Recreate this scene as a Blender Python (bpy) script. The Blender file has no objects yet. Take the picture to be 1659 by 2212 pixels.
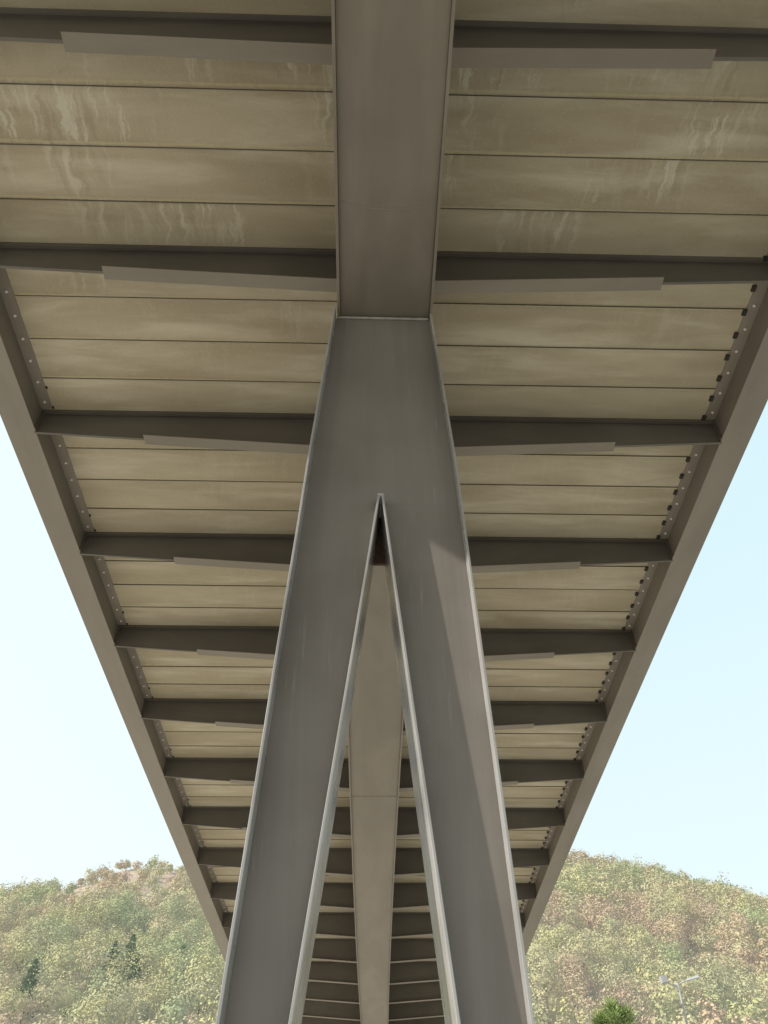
import bpy, bmesh, numpy as np, random
from math import *
from mathutils import Matrix, Vector
random.seed(4); rng=np.random.default_rng(4)
sc=bpy.context.scene; COL=sc.collection
EYE=1.6
# ------------------------------------------------------------ bridge geometry constants (metres)
S=3.0; ST0=2.627; HB=10.37+EYE; HD=10.86+EYE; HG=8.99+EYE; W=5.74; GW=0.604; X0=0.155; CV=0.0003
K0,K1=-7,25
def BP(u,st,h):
    t=atan(2*CV*st); return (X0+CV*st*st+u*cos(t), st-u*sin(t), h)
SK=lambda k: ST0+S*k+(.07 if k==0 else 0)
# ------------------------------------------------------------ material helpers
def mat(name):
    m=bpy.data.materials.new(name); m.use_nodes=True
    nt=m.node_tree; b=nt.nodes["Principled BSDF"]; return m,nt,b
class N:
    def __init__(s,nt): s.nt=nt; s.L=nt.links
    def add(s,t,**k):
        n=s.nt.nodes.new(t)
        for a,v in k.items(): setattr(n,a,v)
        return n
    def set(s,sock,v):
        if isinstance(v,bpy.types.NodeSocket): s.L.new(v,sock)
        else: sock.default_value=v
    def math(s,op,a,b=0.0,c=None,clamp=False):
        n=s.add('ShaderNodeMath',operation=op,use_clamp=clamp)
        s.set(n.inputs[0],a); s.set(n.inputs[1],b)
        if c is not None: s.set(n.inputs[2],c)
        return n.outputs[0]
    def obj(s): return s.add('ShaderNodeTexCoord').outputs['Object']
    def scale(s,v,sc_,loc=(0,0,0)):
        n=s.add('ShaderNodeMapping'); s.L.new(v,n.inputs[0]); n.inputs['Scale'].default_value=sc_; n.inputs['Location'].default_value=loc; return n.outputs[0]
    def noise(s,v,scale=1,detail=4,rough=.55,dist=0):
        n=s.add('ShaderNodeTexNoise'); s.L.new(v,n.inputs['Vector']); n.inputs['Scale'].default_value=scale
        n.inputs['Detail'].default_value=detail; n.inputs['Roughness'].default_value=rough; n.inputs['Distortion'].default_value=dist; return n.outputs[0]
    def ramp(s,f,lo,hi,a=0.0,b=1.0):
        n=s.add('ShaderNodeMapRange'); n.interpolation_type='SMOOTHSTEP'; s.L.new(f,n.inputs[0])
        for i,v in zip((1,2,3,4),(lo,hi,a,b)): n.inputs[i].default_value=v
        return n.outputs[0]
    def mix(s,f,a,b,mode='MIX'):
        n=s.add('ShaderNodeMix',data_type='RGBA',blend_type=mode)
        s.set(n.inputs[0],f)
        for i,v in((6,a),(7,b)):
            if isinstance(v,tuple): n.inputs[i].default_value=(*v,1) if len(v)==3 else v
            else: s.L.new(v,n.inputs[i])
        return n.outputs[2]
    def bump(s,h,b,strength=.3,dist=.01):
        n=s.add('ShaderNodeBump'); n.inputs['Strength'].default_value=strength; n.inputs['Distance'].default_value=dist
        s.L.new(h,n.inputs['Height']); s.L.new(n.outputs[0],b.inputs['Normal'])
def steel(name,c1,c2,rough=.45,streak=(1.5,1.5,.15),spec=.5,marks=0.0):
    m,nt,b=mat(name); n=N(nt); o=n.obj()
    a=n.noise(n.scale(o,streak),1.3,4,.6,.6); d=n.noise(o,.9,3,.6); g=n.noise(o,55,2,.7)
    f=n.math('ADD',n.math('MULTIPLY',n.ramp(a,.3,.72),.6),n.math('MULTIPLY',n.ramp(d,.3,.7),.4))
    c=n.mix(f,c1,c2)
    c=n.mix(n.ramp(g,.62,.75,0,.25),c,tuple(min(1,x*1.5) for x in c2))
    if marks:
        k=n.noise(n.scale(o,(26,26,.9)),1,3,.65,.3); k2=n.noise(o,1.1,3)
        c=n.mix(n.math('MULTIPLY',n.ramp(k,.60,.72,0,marks),n.ramp(k2,.45,.62)),c,(.5,.5,.47))
    nt.links.new(c,b.inputs['Base Color'])
    nt.links.new(n.ramp(d,.2,.8,rough-.07,rough+.12),b.inputs['Roughness'])
    b.inputs['Specular IOR Level'].default_value=spec
    n.bump(n.noise(o,2.5,2),b,.12,.02)
    return m
M_girder=steel("brown_painted_steel",(.162,.142,.118),(.228,.202,.167),.5,(1.2,.25,1.2))
M_web=steel("shaded_brown_web",(.102,.091,.078),(.145,.131,.112),.5,(.3,1.2,1.2))  # same steel darkened, shade on the crossbeam webs put into the colour
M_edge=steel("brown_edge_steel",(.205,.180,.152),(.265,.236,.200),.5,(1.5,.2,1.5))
M_flange=steel("bounce_lit_flange_steel",(.180,.157,.127),(.228,.202,.166),.5,(.3,1.5,1.5))  # flange steel lightened, ground bounce on its underside put into the colour
M_pier=steel("grey_painted_pier",(.174,.154,.135),(.242,.219,.196),.38,(1.8,1.8,.12),.45,.25)
M_lip=steel("worn_sunlit_pier_edge",(.25,.238,.225),(.43,.42,.405),.26,(4,4,.3),.8,.7)  # base paled for sun and sky light on the lips; marks are flaking paint
m,nt,b=mat("galvanised_bolt"); b.inputs['Base Color'].default_value=(.78,.77,.73,1); b.inputs['Roughness'].default_value=.5; M_bolt=m
m,nt,b=mat("black_rubber_clip"); b.inputs['Base Color'].default_value=(.03,.028,.025,1); b.inputs['Roughness'].default_value=.7; M_clip=m
m,nt,b=mat("shaded_rusty_filler"); n=N(nt); nt.links.new(n.mix(n.noise(n.obj(),14,4),(.06,.05,.045),(.20,.11,.06)),b.inputs['Base Color']); b.inputs['Roughness'].default_value=.8; M_filler=m  # dark tone stands for the shaded cavity under the fork
def panel_mat():
    m,nt,b=mat("weathered_deck_panel"); n=N(nt); o=n.obj()
    sx=n.add('ShaderNodeSeparateXYZ'); nt.links.new(o,sx.inputs[0]); X,Y=sx.outputs[0],sx.outputs[1]
    q=n.math('DIVIDE',n.math('SUBTRACT',Y,ST0-300),.75); f=n.math('FRACT',q); fl=n.math('FLOOR',q)
    side=n.math('GREATER_THAN',X,.2)
    pid=n.math('ADD',n.math('MULTIPLY',fl,7.31),n.math('MULTIPLY',side,131.7))
    cx=n.add('ShaderNodeCombineXYZ'); nt.links.new(X,cx.inputs[0]); nt.links.new(f,cx.inputs[1]); nt.links.new(pid,cx.inputs[2]); pc=cx.outputs[0]
    a=n.noise(n.scale(pc,(.28,.9,1)),1.3,3,.5,.1)
    c=n.mix(n.ramp(a,.28,.72),(.380,.325,.232),(.475,.420,.315))
    w=n.noise(n.scale(pc,(.36,1.5,1),(3,1,0)),1.1,5,.6,.3)
    c=n.mix(n.ramp(w,.46,.74,0,.68),c,(.62,.57,.46))
    dkp=n.noise(n.scale(pc,(.45,1.2,1),(8,3,0)),1.1,3,.5); c=n.mix(n.ramp(dkp,.50,.74,0,.36),c,(.29,.243,.168))
    # water runs from the joints
    warp=n.noise(n.scale(pc,(2.6,2.6,1)),1,3,.6); wx=n.math('ADD',X,n.math('MULTIPLY',warp,.30))
    c2=n.add('ShaderNodeCombineXYZ'); nt.links.new(n.math('MULTIPLY',wx,9.5),c2.inputs[0]); nt.links.new(n.math('MULTIPLY',f,.8),c2.inputs[1]); nt.links.new(n.math('MULTIPLY',pid,.7),c2.inputs[2])
    st=n.noise(c2.outputs[0],1,4,.65)
    patch=n.ramp(n.noise(n.scale(pc,(.6,0,1)),1,2),.47,.62)
    ln=n.noise(n.scale(pc,(8,0,1)),1,2,.6); fade=n.ramp(n.math('SUBTRACT',n.math('MULTIPLY',ln,2.0),f),0,.30)
    near=n.ramp(n.math('ADD',Y,n.math('MULTIPLY',n.noise(n.scale(pc,(.2,0,1)),1,1),3)),5.6,8.4,1,.12)
    pf=n.math('MULTIPLY',n.math('MULTIPLY',patch,fade),near)
    c=n.mix(n.math('MULTIPLY',n.math('MULTIPLY',n.ramp(st,.51,.61),pf),.62),c,(.68,.65,.56))
    c=n.mix(n.math('MULTIPLY',n.math('MULTIPLY',n.ramp(st,.48,.36),pf),.35),c,(.26,.22,.15))
    sp=n.noise(o,38,2,.75); c=n.mix(n.ramp(sp,.56,.8,0,.35),c,(.28,.24,.16)); c=n.mix(n.ramp(sp,.44,.25,0,.3),c,(.64,.59,.47))
    e=n.math('ABSOLUTE',n.math('SUBTRACT',f,.5)); en=n.noise(n.scale(o,(9,3,1)),1.5,3,.7)
    em=n.math('ADD',e,n.math('MULTIPLY',n.math('SUBTRACT',en,.5),.09))
    c=n.mix(n.ramp(em,.47,.487,0,.5),c,(.60,.54,.34))
    c=n.mix(n.ramp(e,.38,.5,0,.18),c,(.27,.22,.14))
    nt.links.new(c,b.inputs['Base Color']); b.inputs['Roughness'].default_value=.8; b.inputs['Specular IOR Level'].default_value=.3
    return m
M_panel=panel_mat()
# ------------------------------------------------------------ mesh helpers
class MB:
    def __init__(s): s.v=[];s.f=[];s.m=[]
    def add(s,vs,fs,mi=0):
        o=len(s.v); s.v+=list(vs); s.f+=[tuple(i+o for i in f) for f in fs]; s.m+=[mi]*len(fs)
    def prism(s,A,B,mi=0):
        n=len(A); s.add(list(A)+list(B),[tuple(range(n))[::-1],tuple(range(n,2*n))]+[(i,(i+1)%n,n+(i+1)%n,n+i) for i in range(n)],mi)
    def box(s,x0,x1,y0,y1,z0,z1,mi=0):
        s.prism([(x0,y0,z0),(x1,y0,z0),(x1,y1,z0),(x0,y1,z0)],[(x0,y0,z1),(x1,y0,z1),(x1,y1,z1),(x0,y1,z1)],mi)
    def sweep(s,sec,sts,mi=0):
        n=len(sec); vs=[];fs=[]
        for st in sts: vs+=[BP(u,st,h) for u,h in sec]
        for j in range(len(sts)-1):
            for i in range(n): a=j*n+i;b_=j*n+(i+1)%n; fs.append((a,b_,b_+n,a+n))
        fs.append(tuple(range(n))[::-1]); L=(len(sts)-1)*n; fs.append(tuple(range(L,L+n)))
        s.add(vs,fs,mi)
    def rect(s,u0,u1,h0,h1,sts,mi=0): s.sweep([(u0,h0),(u1,h0),(u1,h1),(u0,h1)],sts,mi)
    def tube(s,p,r,mi=0,n=8):
        vs=[];fs=[]
        for i,q in enumerate(p):
            d=Vector(p[min(i+1,len(p)-1)])-Vector(p[max(i-1,0)]); d.normalize()
            a=d.orthogonal().normalized(); b_=d.cross(a)
            vs+=[tuple(Vector(q)+(a*cos(t)+b_*sin(t))*r[i]) for t in [2*pi*k/n for k in range(n)]]
        for j in range(len(p)-1):
            for i in range(n): fs.append((j*n+i,j*n+(i+1)%n,(j+1)*n+(i+1)%n,(j+1)*n+i))
        fs.append(tuple(range(n))[::-1]); fs.append(tuple(range((len(p)-1)*n,len(p)*n)))
        s.add(vs,fs,mi)
    def obj(s,name,mats,parent=None,bevel=0,loc=None,fix=True):
        me=bpy.data.meshes.new(name); me.from_pydata(s.v,[],s.f); 
        for x in mats: me.materials.append(x)
        me.polygons.foreach_set('material_index',s.m)
        if fix:
            bm=bmesh.new(); bm.from_mesh(me); bmesh.ops.recalc_face_normals(bm,faces=bm.faces); bm.to_mesh(me); bm.free()
        o=bpy.data.objects.new(name,me); COL.objects.link(o)
        if parent: o.parent=parent
        if bevel:
            b_=o.modifiers.new("bevel",'BEVEL'); b_.width=bevel; b_.segments=2; b_.limit_method='ANGLE'
        return o
def empty(name,loc=(0,0,0)):
    e=bpy.data.objects.new(name,None); COL.objects.link(e); e.location=loc; return e
STS=[SK(k) for k in range(K0,K1+1)]
bridge=empty("road_bridge"); bridge["label"]="brown painted steel road bridge on a forked pier, seen from below"; bridge["category"]="bridge"
g=MB(); LP=.055
g.rect(-GW,-GW+.035,HG,HD+.05,STS); g.rect(GW-.035,GW,HG,HD+.05,STS)
g.rect(-GW+.037,GW-.037,HG+LP,HG+LP+.03,STS)
g.obj("box_girder",[M_girder],bridge,.004)
for st,sag,rr in((4.0,.10,.006),(19.0,0,.012)):
    w=MB(); us=np.linspace(-GW+.05,GW-.05,13)
    w.tube([BP(u,st+sag*(1-(u/GW)**2),HG+LP-.001) for u in us],[rr]*13,0,6); w.obj("weld_seam",[M_edge],bridge,fix=True)
r=MB(); r.rect(-W-.40,W+.40,HD+.09,HD+.34,STS); 
m,nt,b=mat("bridge_asphalt"); b.inputs['Base Color'].default_value=(.06,.06,.06,1); b.inputs['Roughness'].default_value=.9
r.obj("deck_slab",[m],bridge)
for k in range(K0,K1+1):
    st=SK(k); c=MB(); ex=.26 if k<=0 else 0
    def hb(u):
        t=(W-abs(u))/(W-GW); return HB-.36*t-ex
    for sg in(-1,1):
        us=[GW+.002,3.9 if k>0 else 3.62,W-.002]
        def quad(u0,u1,t0,t1,hbot,htop,mi,ds=0):
            A=[BP(sg*u0,st+t0,hbot[0]),BP(sg*u1,st+t0,hbot[1]),BP(sg*u1,st+t0,htop[1]),BP(sg*u0,st+t0,htop[0])]
            B=[BP(sg*u0,st+t1,hbot[0]),BP(sg*u1,st+t1,hbot[1]),BP(sg*u1,st+t1,htop[1]),BP(sg*u0,st+t1,htop[0])]
            c.prism(A,B,mi)
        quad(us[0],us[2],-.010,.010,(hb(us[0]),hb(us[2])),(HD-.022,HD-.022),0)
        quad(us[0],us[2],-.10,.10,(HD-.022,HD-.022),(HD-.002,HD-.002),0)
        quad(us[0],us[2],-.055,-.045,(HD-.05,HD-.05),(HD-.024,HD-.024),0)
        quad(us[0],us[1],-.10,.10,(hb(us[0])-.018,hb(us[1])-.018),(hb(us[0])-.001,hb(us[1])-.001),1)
        quad(us[1]+.003,us[2],-.02,.02,(hb(us[1])-.012,hb(us[2])-.012),(hb(us[1])-.001,hb(us[2])-.001),0)
        quad(W-.03,W-.004,-.09,-.012,(HB+.01,HB+.01),(HD-.03,HD-.03),0)
    c.obj("crossbeam",[M_web,M_flange],bridge)
for k in range(K0,K1):
    for sg in(-1,1):
        p=MB()
        for j in range(4):
            step=(SK(k+1)-SK(k))/4
            a=SK(k)+step*j+.006; b_=SK(k)+step*(j+1)-.006
            dz=random.uniform(-.004,.004); tl=random.uniform(-.003,.003)
            q=[BP(sg*(GW+.012),a,0),BP(sg*(W-.012),a,0),BP(sg*(W-.012),b_,0),BP(sg*(GW+.012),b_,0)]
            z0=HD+.006+dz
            p.prism([(x,y,z0+(tl if i in(1,2) else -tl)) for i,(x,y,_) in enumerate(q)],[(x,y,HD+.07) for x,y,_ in q],0)
            if j: 
                s_=SK(k)+step*j
                q=[BP(sg*(GW+.012),s_-.004,0),BP(sg*(W-.2),s_-.004,0),BP(sg*(W-.2),s_+.004,0),BP(sg*(GW+.012),s_+.004,0)]
                p.prism([(x,y,HD-.009) for x,y,_ in q],[(x,y,HD+.06) for x,y,_ in q],1)
        p.obj("deck_panel",[M_panel,M_web],bridge)
for sg in(-1,1):
    e=MB(); R=lambda u0,u1,h0,h1,mi=0: e.rect(sg*u0,sg*u1,h0,h1,STS,mi)
    R(W,W+.02,HB+.021,HD+.35,1); R(W-.02,W+.46,HB,HB+.02,0); R(W+.42,W+.44,HB+.021,HD+.45,0)
    e.obj("edge_beam",[M_edge,M_girder],bridge,.003)
    a=MB()
    for k in range(K0,K1):
        s_=[SK(k)+.12,SK(k+1)-.12]
        a.rect(sg*(W-.19),sg*(W-.002),HD-.012,HD+.004,s_,0)
        for j in range(7):
            st=SK(k)+.27+j*.41
            if st>SK(k+1)-.15: continue
            x,y,z=BP(sg*(W-.10),st,HD-.012)
            a.tube([(x,y,z),(x,y,z-.02)],[.024,.020],1,6)
            if (sg>0) or j>4:
                w_=1 if sg>0 else .5
                x,y,z=BP(sg*(W-.205),st+.12,HD)
                a.box(x-.03*w_,x+.03*w_,y-.05*w_,y+.05*w_,z-.03*w_,z+.004,2)
    a.obj("bolted_angle",[M_edge,M_bolt,M_clip],bridge)
# ------------------------------------------------------------ forked pier
YP=5.53; D=.52; TH=.022; LPp=.115; LPshade=.185; FT=5.63  # outer left lip deepened beyond the others so its shadow covers the leg
OL=[(HG-EYE,-.475),(6.30,-.615),(5.09,-.662),(3.893,-.716),(3.05,-.748),(2.348,-.777),(1.212,-.824),(-1.6,-.91)]
OR=[(HG-EYE,.753),(6.30,.886),(5.09,.920),(3.893,.953),(3.05,.976),(2.348,.995),(1.212,1.024),(-1.6,1.09)]
IL=[(FT,.108),(1.212,-.392),(-1.6,-.67)]
IR=[(FT,.124),(1.212,.568),(-1.6,.81)]
f=lambda P,h: float(np.interp(h,[p[0] for p in P][::-1],[p[1] for p in P][::-1]))
pier=empty("pier"); pier.parent=bridge
def plate(P,side,h0,h1,y0,y1,th,n=16):
    o=MB(); hs=np.linspace(h0,h1,n); sec=[]
    for h in hs:
        x=f(P,h); a,b_=(x,x+th*side); sec.append([(a,y0,h+EYE),(b_,y0,h+EYE),(b_,y1,h+EYE),(a,y1,h+EYE)])
    vs=[v for s_ in sec for v in s_]; fs=[]
    for j in range(n-1):
        for i in range(4): fs.append((j*4+i,j*4+(i+1)%4,(j+1)*4+(i+1)%4,(j+1)*4+i))
    fs+= [(0,1,2,3),tuple((n-1)*4+i for i in (3,2,1,0))]
    o.add(vs,fs); return o
top=HG-EYE-.001
def web(A,B,h0,h1,y0,y1,n=14,mi=0,o=None):
    o=o or MB(); hs=np.linspace(h0,h1,n); vs=[];fs=[]
    for h in hs:
        a,b_=A(h),B(h); vs+=[(a,y0,h+EYE),(b_,y0,h+EYE),(b_,y1,h+EYE),(a,y1,h+EYE)]
    for j in range(n-1):
        for i in range(4): fs.append((j*4+i,j*4+(i+1)%4,(j+1)*4+(i+1)%4,(j+1)*4+i))
    fs+=[(0,1,2,3),tuple((n-1)*4+i for i in (3,2,1,0))]; o.add(vs,fs,mi); return o
e_=TH+.001
sh=web(lambda h:f(OL,h)+e_,lambda h:f(OR,h)-e_,FT+.001,top,YP,YP+.03)
web(lambda h:f(OL,h)+e_,lambda h:f(OR,h)-e_,FT+.001,top,YP+D-.1,YP+D-.07,o=sh)
sh.obj("pier_head",[M_pier],pier)
for A,B,nm in((lambda h:f(OL,h)+e_,lambda h:f(IL,h)-e_,"pier_leg"),(lambda h:f(IR,h)+e_,lambda h:f(OR,h)-e_,"pier_leg")):
    lg=web(A,B,-1.6,FT+.0005,YP,YP+.03,24); web(A,B,-1.6,FT+.0005,YP+D-.1,YP+D-.07,24,o=lg); lg.obj(nm,[M_pier],pier)
for P,sd,h1,lp in((OL,1,top-.002,LPshade),(OR,-1,top-.002,LPp),(IL,-1,FT,LPp),(IR,1,FT,LPp)):
    plate(P,sd,-1.6,h1,YP-lp,YP+D,TH,40).obj("side_plate",[M_lip],pier,.004)
web(lambda h:f(IL,h)+.002,lambda h:f(IR,h)-.002,5.17,FT-.01,YP+D-.16,YP+D-.13,6).obj("fork_filler",[M_filler],pier)  # added plate closing the fork, coloured as the dark cavity
c=MB(); c.box(.116-TH-.012,.116+TH+.012,YP-LPp-.004,YP+.2,FT+.002+EYE,FT+.04+EYE); c.obj("fork_cap",[M_lip],pier,.012)
c=MB(); c.tube([(-.45,YP-.015,HG+.01),(.72,YP-.015,HG+.01)],[.018,.018],0,8); c.obj("weld_seam",[M_lip],pier)
c=MB(); c.box(-1.5,1.7,YP-.7,YP+D+.7,-.3,.25)
m,nt,b=mat("footing_concrete"); b.inputs['Base Color'].default_value=(.4,.39,.36,1); b.inputs['Roughness'].default_value=.9; M_conc=m
c.obj("footing",[M_conc],pier,.03)
# ------------------------------------------------------------ ground and hills
def ground_mat():
    m,nt,b=mat("pale_gravel_ground"); n=N(nt); o=n.obj(); sx=n.add('ShaderNodeSeparateXYZ'); nt.links.new(o,sx.inputs[0])
    far_bounce=n.ramp(n.math('ADD',sx.outputs[1],n.math('MULTIPLY',n.noise(o,.1,2),6)),8,26)  # unseen ground paled farther off to bounce more light onto the far deck
    a=n.noise(o,.15,3); c=n.mix(n.ramp(a,.35,.65),(.35,.315,.265),(.41,.375,.315)); c=n.mix(far_bounce,c,(.58,.52,.44)); g=n.noise(o,12,2,.7)
    c=n.mix(n.ramp(g,.4,.7,0,.3),c,(.28,.26,.22)); nt.links.new(c,b.inputs['Base Color']); b.inputs['Roughness'].default_value=.95
    return m
c=MB(); c.add([(-2500,-2500,0),(2500,-2500,0),(2500,2500,0),(-2500,2500,0)],[(0,1,2,3)]); gr=c.obj("ground",[ground_mat()]); gr["kind"]="structure"
RX=[-400,-150,-125,-108,-92,-80,-71,-58,-40,0,62,78,99,127,160,400]
RH=[60,80,82.5,85,87,91.5,96,97,95,97,98.5,96.5,91,81,69,45]
def wob(X,Y): return 3*np.sin(X*.045+1)*np.cos(Y*.05)+2*np.sin(X*.11+Y*.07)+1.2*np.sin(X*.23-Y*.19+2)
def terr(X,Y):
    rid=np.interp(X,RX,RH); t=np.clip((Y-80)/170,0,1); up=t**1.05
    dn=np.clip((Y-250)/300,0,1); p=up*(1-.8*dn**1.2)
    return (rid+EYE)*p+wob(X,Y)*np.clip(t*3,0,1)*np.clip(1.15-t,.08,1)*.8 -0.15
HAZE_TINT=(.82,.90,.88,1)  # pale emission colour imitating haze on hill and trees
xs=np.arange(-400,401,4.); ys=np.arange(72,560,4.); XX,YY=np.meshgrid(xs,ys); ZZ=terr(XX,YY)
me=bpy.data.meshes.new("hill"); nx=len(xs); ny=len(ys)
V=np.stack([XX,YY,ZZ],-1).reshape(-1,3); F=[(j*nx+i,j*nx+i+1,(j+1)*nx+i+1,(j+1)*nx+i) for j in range(ny-1) for i in range(nx-1)]
me.from_pydata(V.tolist(),[],F)
for p in me.polygons: p.use_smooth=True
m,nt,b=mat("hill_soil_haze_glow"); n=N(nt); o=n.obj(); a=n.noise(o,.06,5,.65); c=n.mix(n.ramp(a,.4,.6),(.36,.31,.19),(.42,.31,.23))
rk=n.noise(n.scale(o,(1,1,3)),.3,5,.7,.5); c=n.mix(n.ramp(rk,.46,.56,0,.9),c,(.36,.235,.19)); nt.links.new(c,b.inputs['Base Color']); b.inputs['Roughness'].default_value=1
n.bump(rk,b,1,1.5); me.materials.append(m); b.inputs['Emission Color'].default_value=HAZE_TINT; b.inputs['Emission Strength'].default_value=.12  # faint glow on the soil stands in for distance haze
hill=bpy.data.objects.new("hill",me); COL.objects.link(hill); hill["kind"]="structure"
# ------------------------------------------------------------ trees
def foliage(name,haze_glow):
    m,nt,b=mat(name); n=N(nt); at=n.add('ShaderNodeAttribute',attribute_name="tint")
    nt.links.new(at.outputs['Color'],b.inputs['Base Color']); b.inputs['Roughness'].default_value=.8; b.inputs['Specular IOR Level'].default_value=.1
    b.inputs['Emission Color'].default_value=HAZE_TINT; b.inputs['Emission Strength'].default_value=haze_glow; return m  # leaves glow faintly to imitate haze in front of them
M_leaf=foliage("autumn_foliage_haze_glow",.14); M_leafn=foliage("near_foliage",.0)
m,nt,b=mat("grey_bark"); b.inputs['Base Color'].default_value=(.40,.35,.30,1); b.inputs['Roughness'].default_value=.9; M_bark=m
m,nt,b=mat("dark_bark"); b.inputs['Base Color'].default_value=(.22,.185,.155,1); b.inputs['Roughness'].default_value=.9; M_barkd=m
TINTS=np.array([(.36,.37,.15),(.29,.33,.14),(.42,.39,.16),(.45,.33,.19),(.46,.31,.21),(.41,.31,.19),(.25,.29,.13),(.45,.39,.21),(.37,.35,.18)])  # leaf colours kept pale for haze over the hillside
TINTS=TINTS*.80+np.array((.39,.345,.18))*.20
def unit(v): return v/(np.linalg.norm(v,axis=1)[:,None]+1e-9)
def crown(h,w,n,tint,rg,lobes=12,size=.42,base=.15,sparse=1.0,jit=.32):
    """leaf clumps facing outwards on many uneven lobes"""
    lc=unit(rg.normal(size=(lobes,3))); rr=rg.uniform(.2,.9,lobes)[:,None]
    ctr=lc*rr*np.array([w/2,w/2,h*(1-base)/2]); ctr[:,2]+=h*(base+(1-base)/2)
    lr=rg.uniform(.12,.26,lobes)*w*sparse
    li=rg.integers(0,lobes,n); d=unit(rg.normal(size=(n,3)))
    p=ctr[li]+d*(lr[li]*(rg.uniform(.35,1.4,n)**.6))[:,None]*np.array([1,1,.85])
    q=unit(d*.5+unit(p-np.array([0,0,h*.5]))*.8+np.array([0,0,.2])+rg.normal(size=(n,3))*jit)
    a=unit(np.cross(q,rg.normal(size=(n,3)))); b_=np.cross(q,a)
    s=(size*rg.uniform(.4,1.3,n))[:,None]
    v=np.stack([p-a*s-b_*s*.6,p+a*s-b_*s*.6,p+a*s*.7+b_*s*.7,p-a*s*.7+b_*s*.7],1).reshape(-1,3)
    lt=rg.uniform(.88,1.10,lobes)[li]*rg.uniform(.95,1.05,n); col=np.clip(tint[None,:]*lt[:,None]+rg.normal(size=(n,3))*.005,.01,1)
    return v,np.repeat(col,4,0)
def leafmesh(name,v,c,mt=None):
    n=len(v)//4; me=bpy.data.meshes.new(name); me.vertices.add(4*n); me.vertices.foreach_set('co',v.astype(np.float32).ravel())
    me.loops.add(4*n); me.loops.foreach_set('vertex_index',np.arange(4*n,dtype=np.int32)); me.polygons.add(n)
    me.polygons.foreach_set('loop_start',np.arange(0,4*n,4,dtype=np.int32)); me.update()
    at=me.color_attributes.new("tint",'FLOAT_COLOR','POINT'); cc=np.ones((4*n,4),np.float32); cc[:,:3]=c; at.data.foreach_set('color',cc.ravel())
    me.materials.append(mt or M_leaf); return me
def trunkmb(h,rg,limbs=5,r=.14,spread=.30):
    t=MB(); t.tube([(0,0,-.6),(.05,0,h*.35),(rg.uniform(-.2,.2),rg.uniform(-.2,.2),h*.85)],[r,r*.75,r*.2],0,6)
    for i in range(limbs):
        z=h*rg.uniform(.25,.6); a=rg.uniform(0,2*pi); l=h*spread*rg.uniform(.7,1.2)
        t.tube([(.05,0,z),(cos(a)*l*.5,sin(a)*l*.5,z+l*.55),(cos(a)*l,sin(a)*l,z+l*1.2)],[r*.45,r*.3,r*.1],0,5)
    return t
def bare(x,y): return -86+4*sin(y*.2)<x<-46 and y>190+5*sin(x*.3)
def region():
    P=[]
    for (xa,xb) in((-150,-8),(10,160)):
        c=[]
        for _ in range(11000):
            x=rng.uniform(xa,xb); y=rng.uniform(104,264)
            if abs(x)/y>.6 or abs(x)<y*.09: continue
            if bare(x,y) and rng.random()<.95: continue
            if all((x-q[0])**2+(y-q[1])**2>3.2**2 for q in c[-900:]): c.append((x,y))
        P+=c
    return P
PTS=region(); PTS.sort(key=lambda q:q[1])
ORD=[6,1,0,2,8,7,5,3,4]
def pickidx(x,y):
    t=.5+.32*sin(x*.06+2*sin(y*.04))*cos(y*.05+x*.02)+(.14 if 0<x<85 or -100<x<-50 and y>170 else -.08)
    return ORD[int(np.clip(rng.normal(t*8.2,1.8),0,8))]
NIND=230
near_pts=[q for q in PTS if (-.41<q[0]/q[1]<-.16 or .19<q[0]/q[1]<.46) and q[1]>131][:NIND]; ns=set(near_pts)
vari=[]
for i in range(18):
    h=rng.uniform(6.5,10); w=h*rng.uniform(.75,1.0); v,c=crown(h,w,1900,TINTS[i%9]*rng.uniform(.94,1.06),rng,rng.integers(20,32),.155)
    me_=leafmesh("crown",v,c); tm=trunkmb(h,rng); to=tm.obj("trunk",[M_bark]); vari.append((me_,to.data,h)); bpy.data.objects.remove(to)
LAB={0:"yellow green",1:"dull green",2:"yellow green",3:"orange brown",4:"rusty pink",5:"brown",6:"green",7:"pale straw",8:"olive"}
for q in near_pts:
    x,y=q; i=pickidx(x,y)+9*int(rng.integers(0,2)); e=empty("deciduous_tree",(x,y,float(terr(x,y))-.1)); s=rng.uniform(.75,1.1); e.scale=(s,s,s*rng.uniform(.9,1.1)); e.rotation_euler=(0,0,rng.uniform(0,6.28))
    e["label"]=LAB[i%9]+" autumn tree in the wood on a steep hillside"; e["category"]="tree"; e["group"]="trees on the hillside"
    for nm,d in(("trunk",vari[i][1]),("crown",vari[i][0])):
        o=bpy.data.objects.new(nm,d); COL.objects.link(o); o.parent=e
VV=[];CC=[];TT=MB()
for x,y in PTS:
    if (x,y) in ns: continue
    small=.6 if bare(x,y) else (.78 if y>222 else 1)
    h=rng.uniform(5,9.5)*small; w=h*rng.uniform(.75,1.0); v,c=crown(h,w,620,TINTS[pickidx(x,y)]*rng.uniform(.94,1.06),rng,int(rng.integers(14,24)),.22*small**.5)
    z=float(terr(x,y))-.4; v+=np.array([x,y,z]); VV.append(v); CC.append(c)
    if rng.random()<.5: 
        a=rng.uniform(0,6.28); TT.tube([(x,y,z-.5),(x+cos(a)*.5,y+sin(a)*.5,z+h*.85)],[.14,.05],0,4)
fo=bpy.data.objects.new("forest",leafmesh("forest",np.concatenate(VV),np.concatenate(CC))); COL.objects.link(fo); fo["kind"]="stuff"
tr=TT.obj("forest_trunk",[M_bark],fix=False); tr.parent=fo
n_=80000; x=np.concatenate([rng.uniform(-155,-6,n_//2),rng.uniform(8,165,n_//2)]); y=rng.uniform(95,275,n_)
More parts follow.
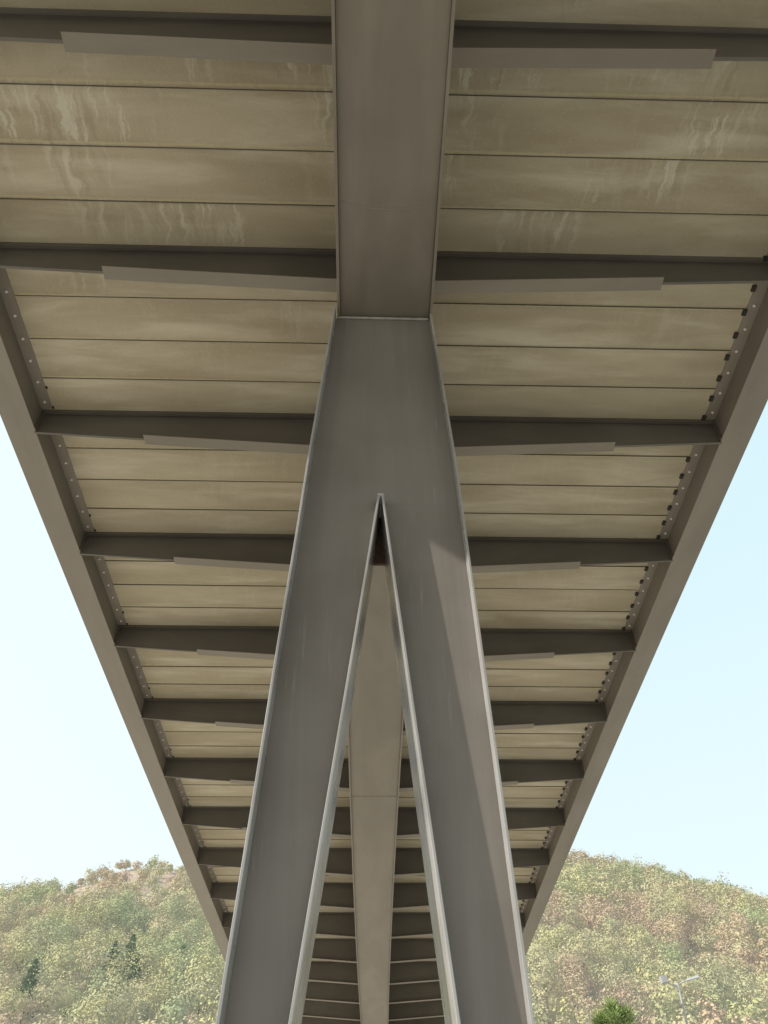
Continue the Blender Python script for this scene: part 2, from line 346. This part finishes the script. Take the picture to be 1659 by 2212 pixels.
bb=(x>-86)&(x<-46)&(y>192); k=(~(bb&(rng.random(n_)<.95)))&(np.abs(x)<y*.62); x=x[k];y=y[k]; n=len(x)
p=np.stack([x,y,terr(x,y)+rng.uniform(-.1,1.6,n)],1); q=unit(rng.normal(size=(n,3))*.5+np.array([0,-.4,1])); a=unit(np.cross(q,rng.normal(size=(n,3)))); b_=np.cross(q,a)
s=rng.uniform(.15,.42,n)[:,None]; v=np.stack([p-a*s-b_*s,p+a*s-b_*s,p+a*s+b_*s,p-a*s+b_*s],1).reshape(-1,3)
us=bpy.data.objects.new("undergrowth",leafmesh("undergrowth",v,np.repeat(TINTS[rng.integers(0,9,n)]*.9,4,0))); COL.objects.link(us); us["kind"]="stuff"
def conifer(x,y,h,w,label,tint,n=2600,z=None,needle=.13,nm="conifer_tree",pw=.75,mt=None):
    e=empty(nm,(x,y,float(terr(x,y))-.2 if z is None else z)); e["label"]=label; e["category"]="tree"
    t=rng.random(n)**.8; zz=h*(.12+.88*t); lay=.7+.3*np.sin(t*h*4.0+rng.uniform(0,6)); r=w/2*(1-t)**pw*lay*rng.uniform(.25,1.15,n)**.5; an=rng.uniform(0,2*pi,n); r*=1+.3*np.sin(an*3+t*7)
    p=np.stack([r*np.cos(an),r*np.sin(an),zz-r*.25],1); a=unit(np.stack([np.cos(an),np.sin(an),rng.uniform(.0,.7,n)],1)+rng.normal(size=(n,3))*.3)
    b_=unit(np.cross(a,rng.normal(size=(n,3)))); s=(needle*rng.uniform(.6,1.4,n))[:,None]
    v=np.stack([p-a*s-b_*s*.4,p+a*s-b_*s*.4,p+a*s*1.2+b_*s*.3,p-a*s+b_*s*.4],1).reshape(-1,3)
    c=np.repeat(np.array(tint)[None,:]*rng.uniform(.7,1.3,n)[:,None],4,0)
    o=bpy.data.objects.new("crown",leafmesh("crown",v,c,mt)); COL.objects.link(o); o.parent=e
    tb=MB(); tb.tube([(0,0,-.5),(0,0,h*.9)],[w*.07,.03],0,6); tb.obj("trunk",[M_bark],e); return e
M_con=foliage("conifer_foliage_haze_glow",.07)  # conifers get a weaker haze glow
for px,py,h,w in((-41.5,149,9.5,4.2),(-39,150,10,4.2),(-37.2,148,8,4.0),(-53,146,9,4.4),(-30,149,8.5,4.0)):
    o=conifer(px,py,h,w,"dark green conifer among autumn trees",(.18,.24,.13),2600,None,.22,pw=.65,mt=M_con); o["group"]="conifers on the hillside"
e=empty("pine_tree",(11.0,40,0)); e["label"]="light green pine tree near the street lamp"; e["category"]="tree"
tb=MB(); tb.tube([(0,0,-.3),(.1,0,5),(0,.1,10.6)],[.22,.15,.04],0,8)
vv=[];cc=[]
for i in range(70):
    z=rng.uniform(3.5,11.0); R_=(.25+2.4*((11.3-z)/7.8)**.8); a=rng.uniform(0,6.28); r_=R_*rng.uniform(.5,1); c0=np.array([cos(a)*r_,sin(a)*r_,z-.1*r_])
    if i<4: c0=np.array([[0,0,11.05],[.55,-.2,10.75],[-.5,.1,10.65],[.1,.5,10.8]][i])
    tb.tube([(0,0,c0[2]-.3),tuple(c0)],[.03,.015],0,5)
    m_=320; d=unit(rng.normal(size=(m_,3))+np.array([0,0,.5])); l=rng.uniform(.05,.42,m_)[:,None]; p=c0+d*l; b_=unit(np.cross(d,rng.normal(size=(m_,3))))
    s=.07; vv.append(np.stack([p-b_*.018,p+b_*.018,p+d*s*2+b_*.010,p+d*s*2-b_*.010],1).reshape(-1,3)); cc.append(np.repeat(np.array((.29,.36,.14))[None,:]*rng.uniform(.6,1.3)*rng.uniform(.8,1.2,m_)[:,None],4,0))
o=bpy.data.objects.new("crown",leafmesh("crown",np.concatenate(vv),np.concatenate(cc),M_leafn)); COL.objects.link(o); o.parent=e; tb.obj("trunk",[M_barkd],e,fix=False)
e=empty("bare_tree",(18.2,75,0)); e["label"]="nearly bare tree with a few rusty leaves"; e["category"]="tree"
tb=MB()
def br(p,d,l,r,dep_):
    q=p+d*l; tb.tube([tuple(p),tuple((p+q)/2+Vector(rng.normal(size=3))*l*.05),tuple(q)],[r,r*.8,r*.62],0,5)
    if dep_==0: return
    for _ in range(3 if dep_>1 else 4):
        nd=(d+Vector(rng.normal(size=3))*.42+Vector((0,0,.1))).normalized(); br(q,nd,l*rng.uniform(.66,.84),r*.62,dep_-1)
br(Vector((0,0,-.2)),Vector((0,0,1)),7.2,.24,5); tb.obj("trunk",[M_barkd],e,fix=False)
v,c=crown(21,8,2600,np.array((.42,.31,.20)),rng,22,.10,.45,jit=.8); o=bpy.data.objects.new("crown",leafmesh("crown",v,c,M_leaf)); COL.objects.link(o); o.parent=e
# ------------------------------------------------------------ street lamp
m,nt,b=mat("galvanised_pole"); b.inputs['Base Color'].default_value=(.42,.42,.41,1); b.inputs['Roughness'].default_value=.6; M_pole=m
m,nt,b=mat("lamp_glass"); b.inputs['Base Color'].default_value=(.8,.82,.8,1); b.inputs['Roughness'].default_value=.25; M_glass=m
e=empty("street_lamp",(11.25,31.7,0)); e["label"]="grey street lamp with a long arm and small floodlight"; e["category"]="street lamp"
t=MB(); t.tube([(0,0,0),(0,0,1.2),(0,0,9.9)],[.08,.06,.038],0,12); t.tube([(0,0,0),(0,0,.03)],[.16,.16],0,12); t.obj("pole",[M_pole],e)
t=MB(); t.tube([(0,0,9.85),(.25,0,9.95),(.40,0,9.99)],[.026,.024,.022],0,8); t.tube([(0,0,9.75),(-.40,0,9.92)],[.026,.024],0,8); t.obj("arm",[M_pole],e)
t=MB(); t.prism([(.36,-.08,9.97),(.80,-.11,10.07),(.80,.11,10.07),(.36,.08,9.97)],[(.36,-.03,10.04),(.78,-.05,10.15),(.78,.05,10.15),(.36,.03,10.04)]); t.obj("lamp_head",[M_pole],e,.008)
t=MB(); t.prism([(.42,-.05,9.981),(.72,-.06,10.049),(.72,.06,10.049),(.42,.05,9.981)],[(.42,-.05,9.965),(.72,-.06,10.033),(.72,.06,10.033),(.42,.05,9.965)]); t.obj("lamp_glass",[M_glass],e)
t=MB(); t.prism([(-.56,-.12,9.88),(-.34,-.12,9.90),(-.34,.12,9.90),(-.56,.12,9.88)],[(-.60,-.12,10.09),(-.40,-.12,10.13),(-.40,.12,10.13),(-.60,.12,10.09)]); t.obj("floodlight",[M_pole],e,.008)
# ------------------------------------------------------------ light
sd=Vector((-1,-.275,.79)).normalized()
sun=bpy.data.lights.new("sun",'SUN'); sun.energy=5; sun.angle=radians(.6); sun.color=(1,.95,.87); so=bpy.data.objects.new("sun",sun); COL.objects.link(so)
so.rotation_euler=sd.to_track_quat('Z','Y').to_euler(); so.location=(-30,0,40)
w=bpy.data.worlds.new("World"); sc.world=w; w.use_nodes=True; nt=w.node_tree; bg=nt.nodes['Background']; n=N(nt)
sk=nt.nodes.new('ShaderNodeTexSky'); sk.sky_type='NISHITA'; sk.sun_disc=False; sk.sun_elevation=asin(sd.z); sk.sun_rotation=atan2(sd.x,sd.y)
sk.air_density=1.0; sk.dust_density=4; sk.ozone_density=1.0; sk.altitude=200
tc=n.add('ShaderNodeTexCoord').outputs['Generated']; sx=n.add('ShaderNodeSeparateXYZ'); nt.links.new(tc,sx.inputs[0])
hi=n.ramp(sx.outputs[2],.2,.75); west=n.ramp(sx.outputs[0],.3,-.5)
hazec=n.mix(hi,(6.4,7.4,7.5),(5.3,6.9,7.3)); hazec=n.mix(n.math('MULTIPLY',west,.6),hazec,(7.4,8.0,7.9))
fin=n.mix(.86,sk.outputs[0],hazec); nt.links.new(fin,bg.inputs[0]); bg.inputs[1].default_value=.15
# ------------------------------------------------------------ camera
cam=bpy.data.cameras.new("camera"); co=bpy.data.objects.new("camera",cam); COL.objects.link(co)
R=Matrix.Rotation(-.0272,4,'Z')@Matrix.Rotation(pi/2+.7845,4,'X')@Matrix.Rotation(-.0019,4,'Z')
co.matrix_world=Matrix.Translation((0,0,EYE))@R
cam.sensor_fit='VERTICAL'; cam.sensor_height=24; cam.lens=24*1736/2212; cam.clip_end=6000; cam.clip_start=.05
sc.camera=co
sc.view_settings.view_transform='Standard'; sc.view_settings.look='None'; sc.view_settings.exposure=0; sc.view_settings.gamma=1
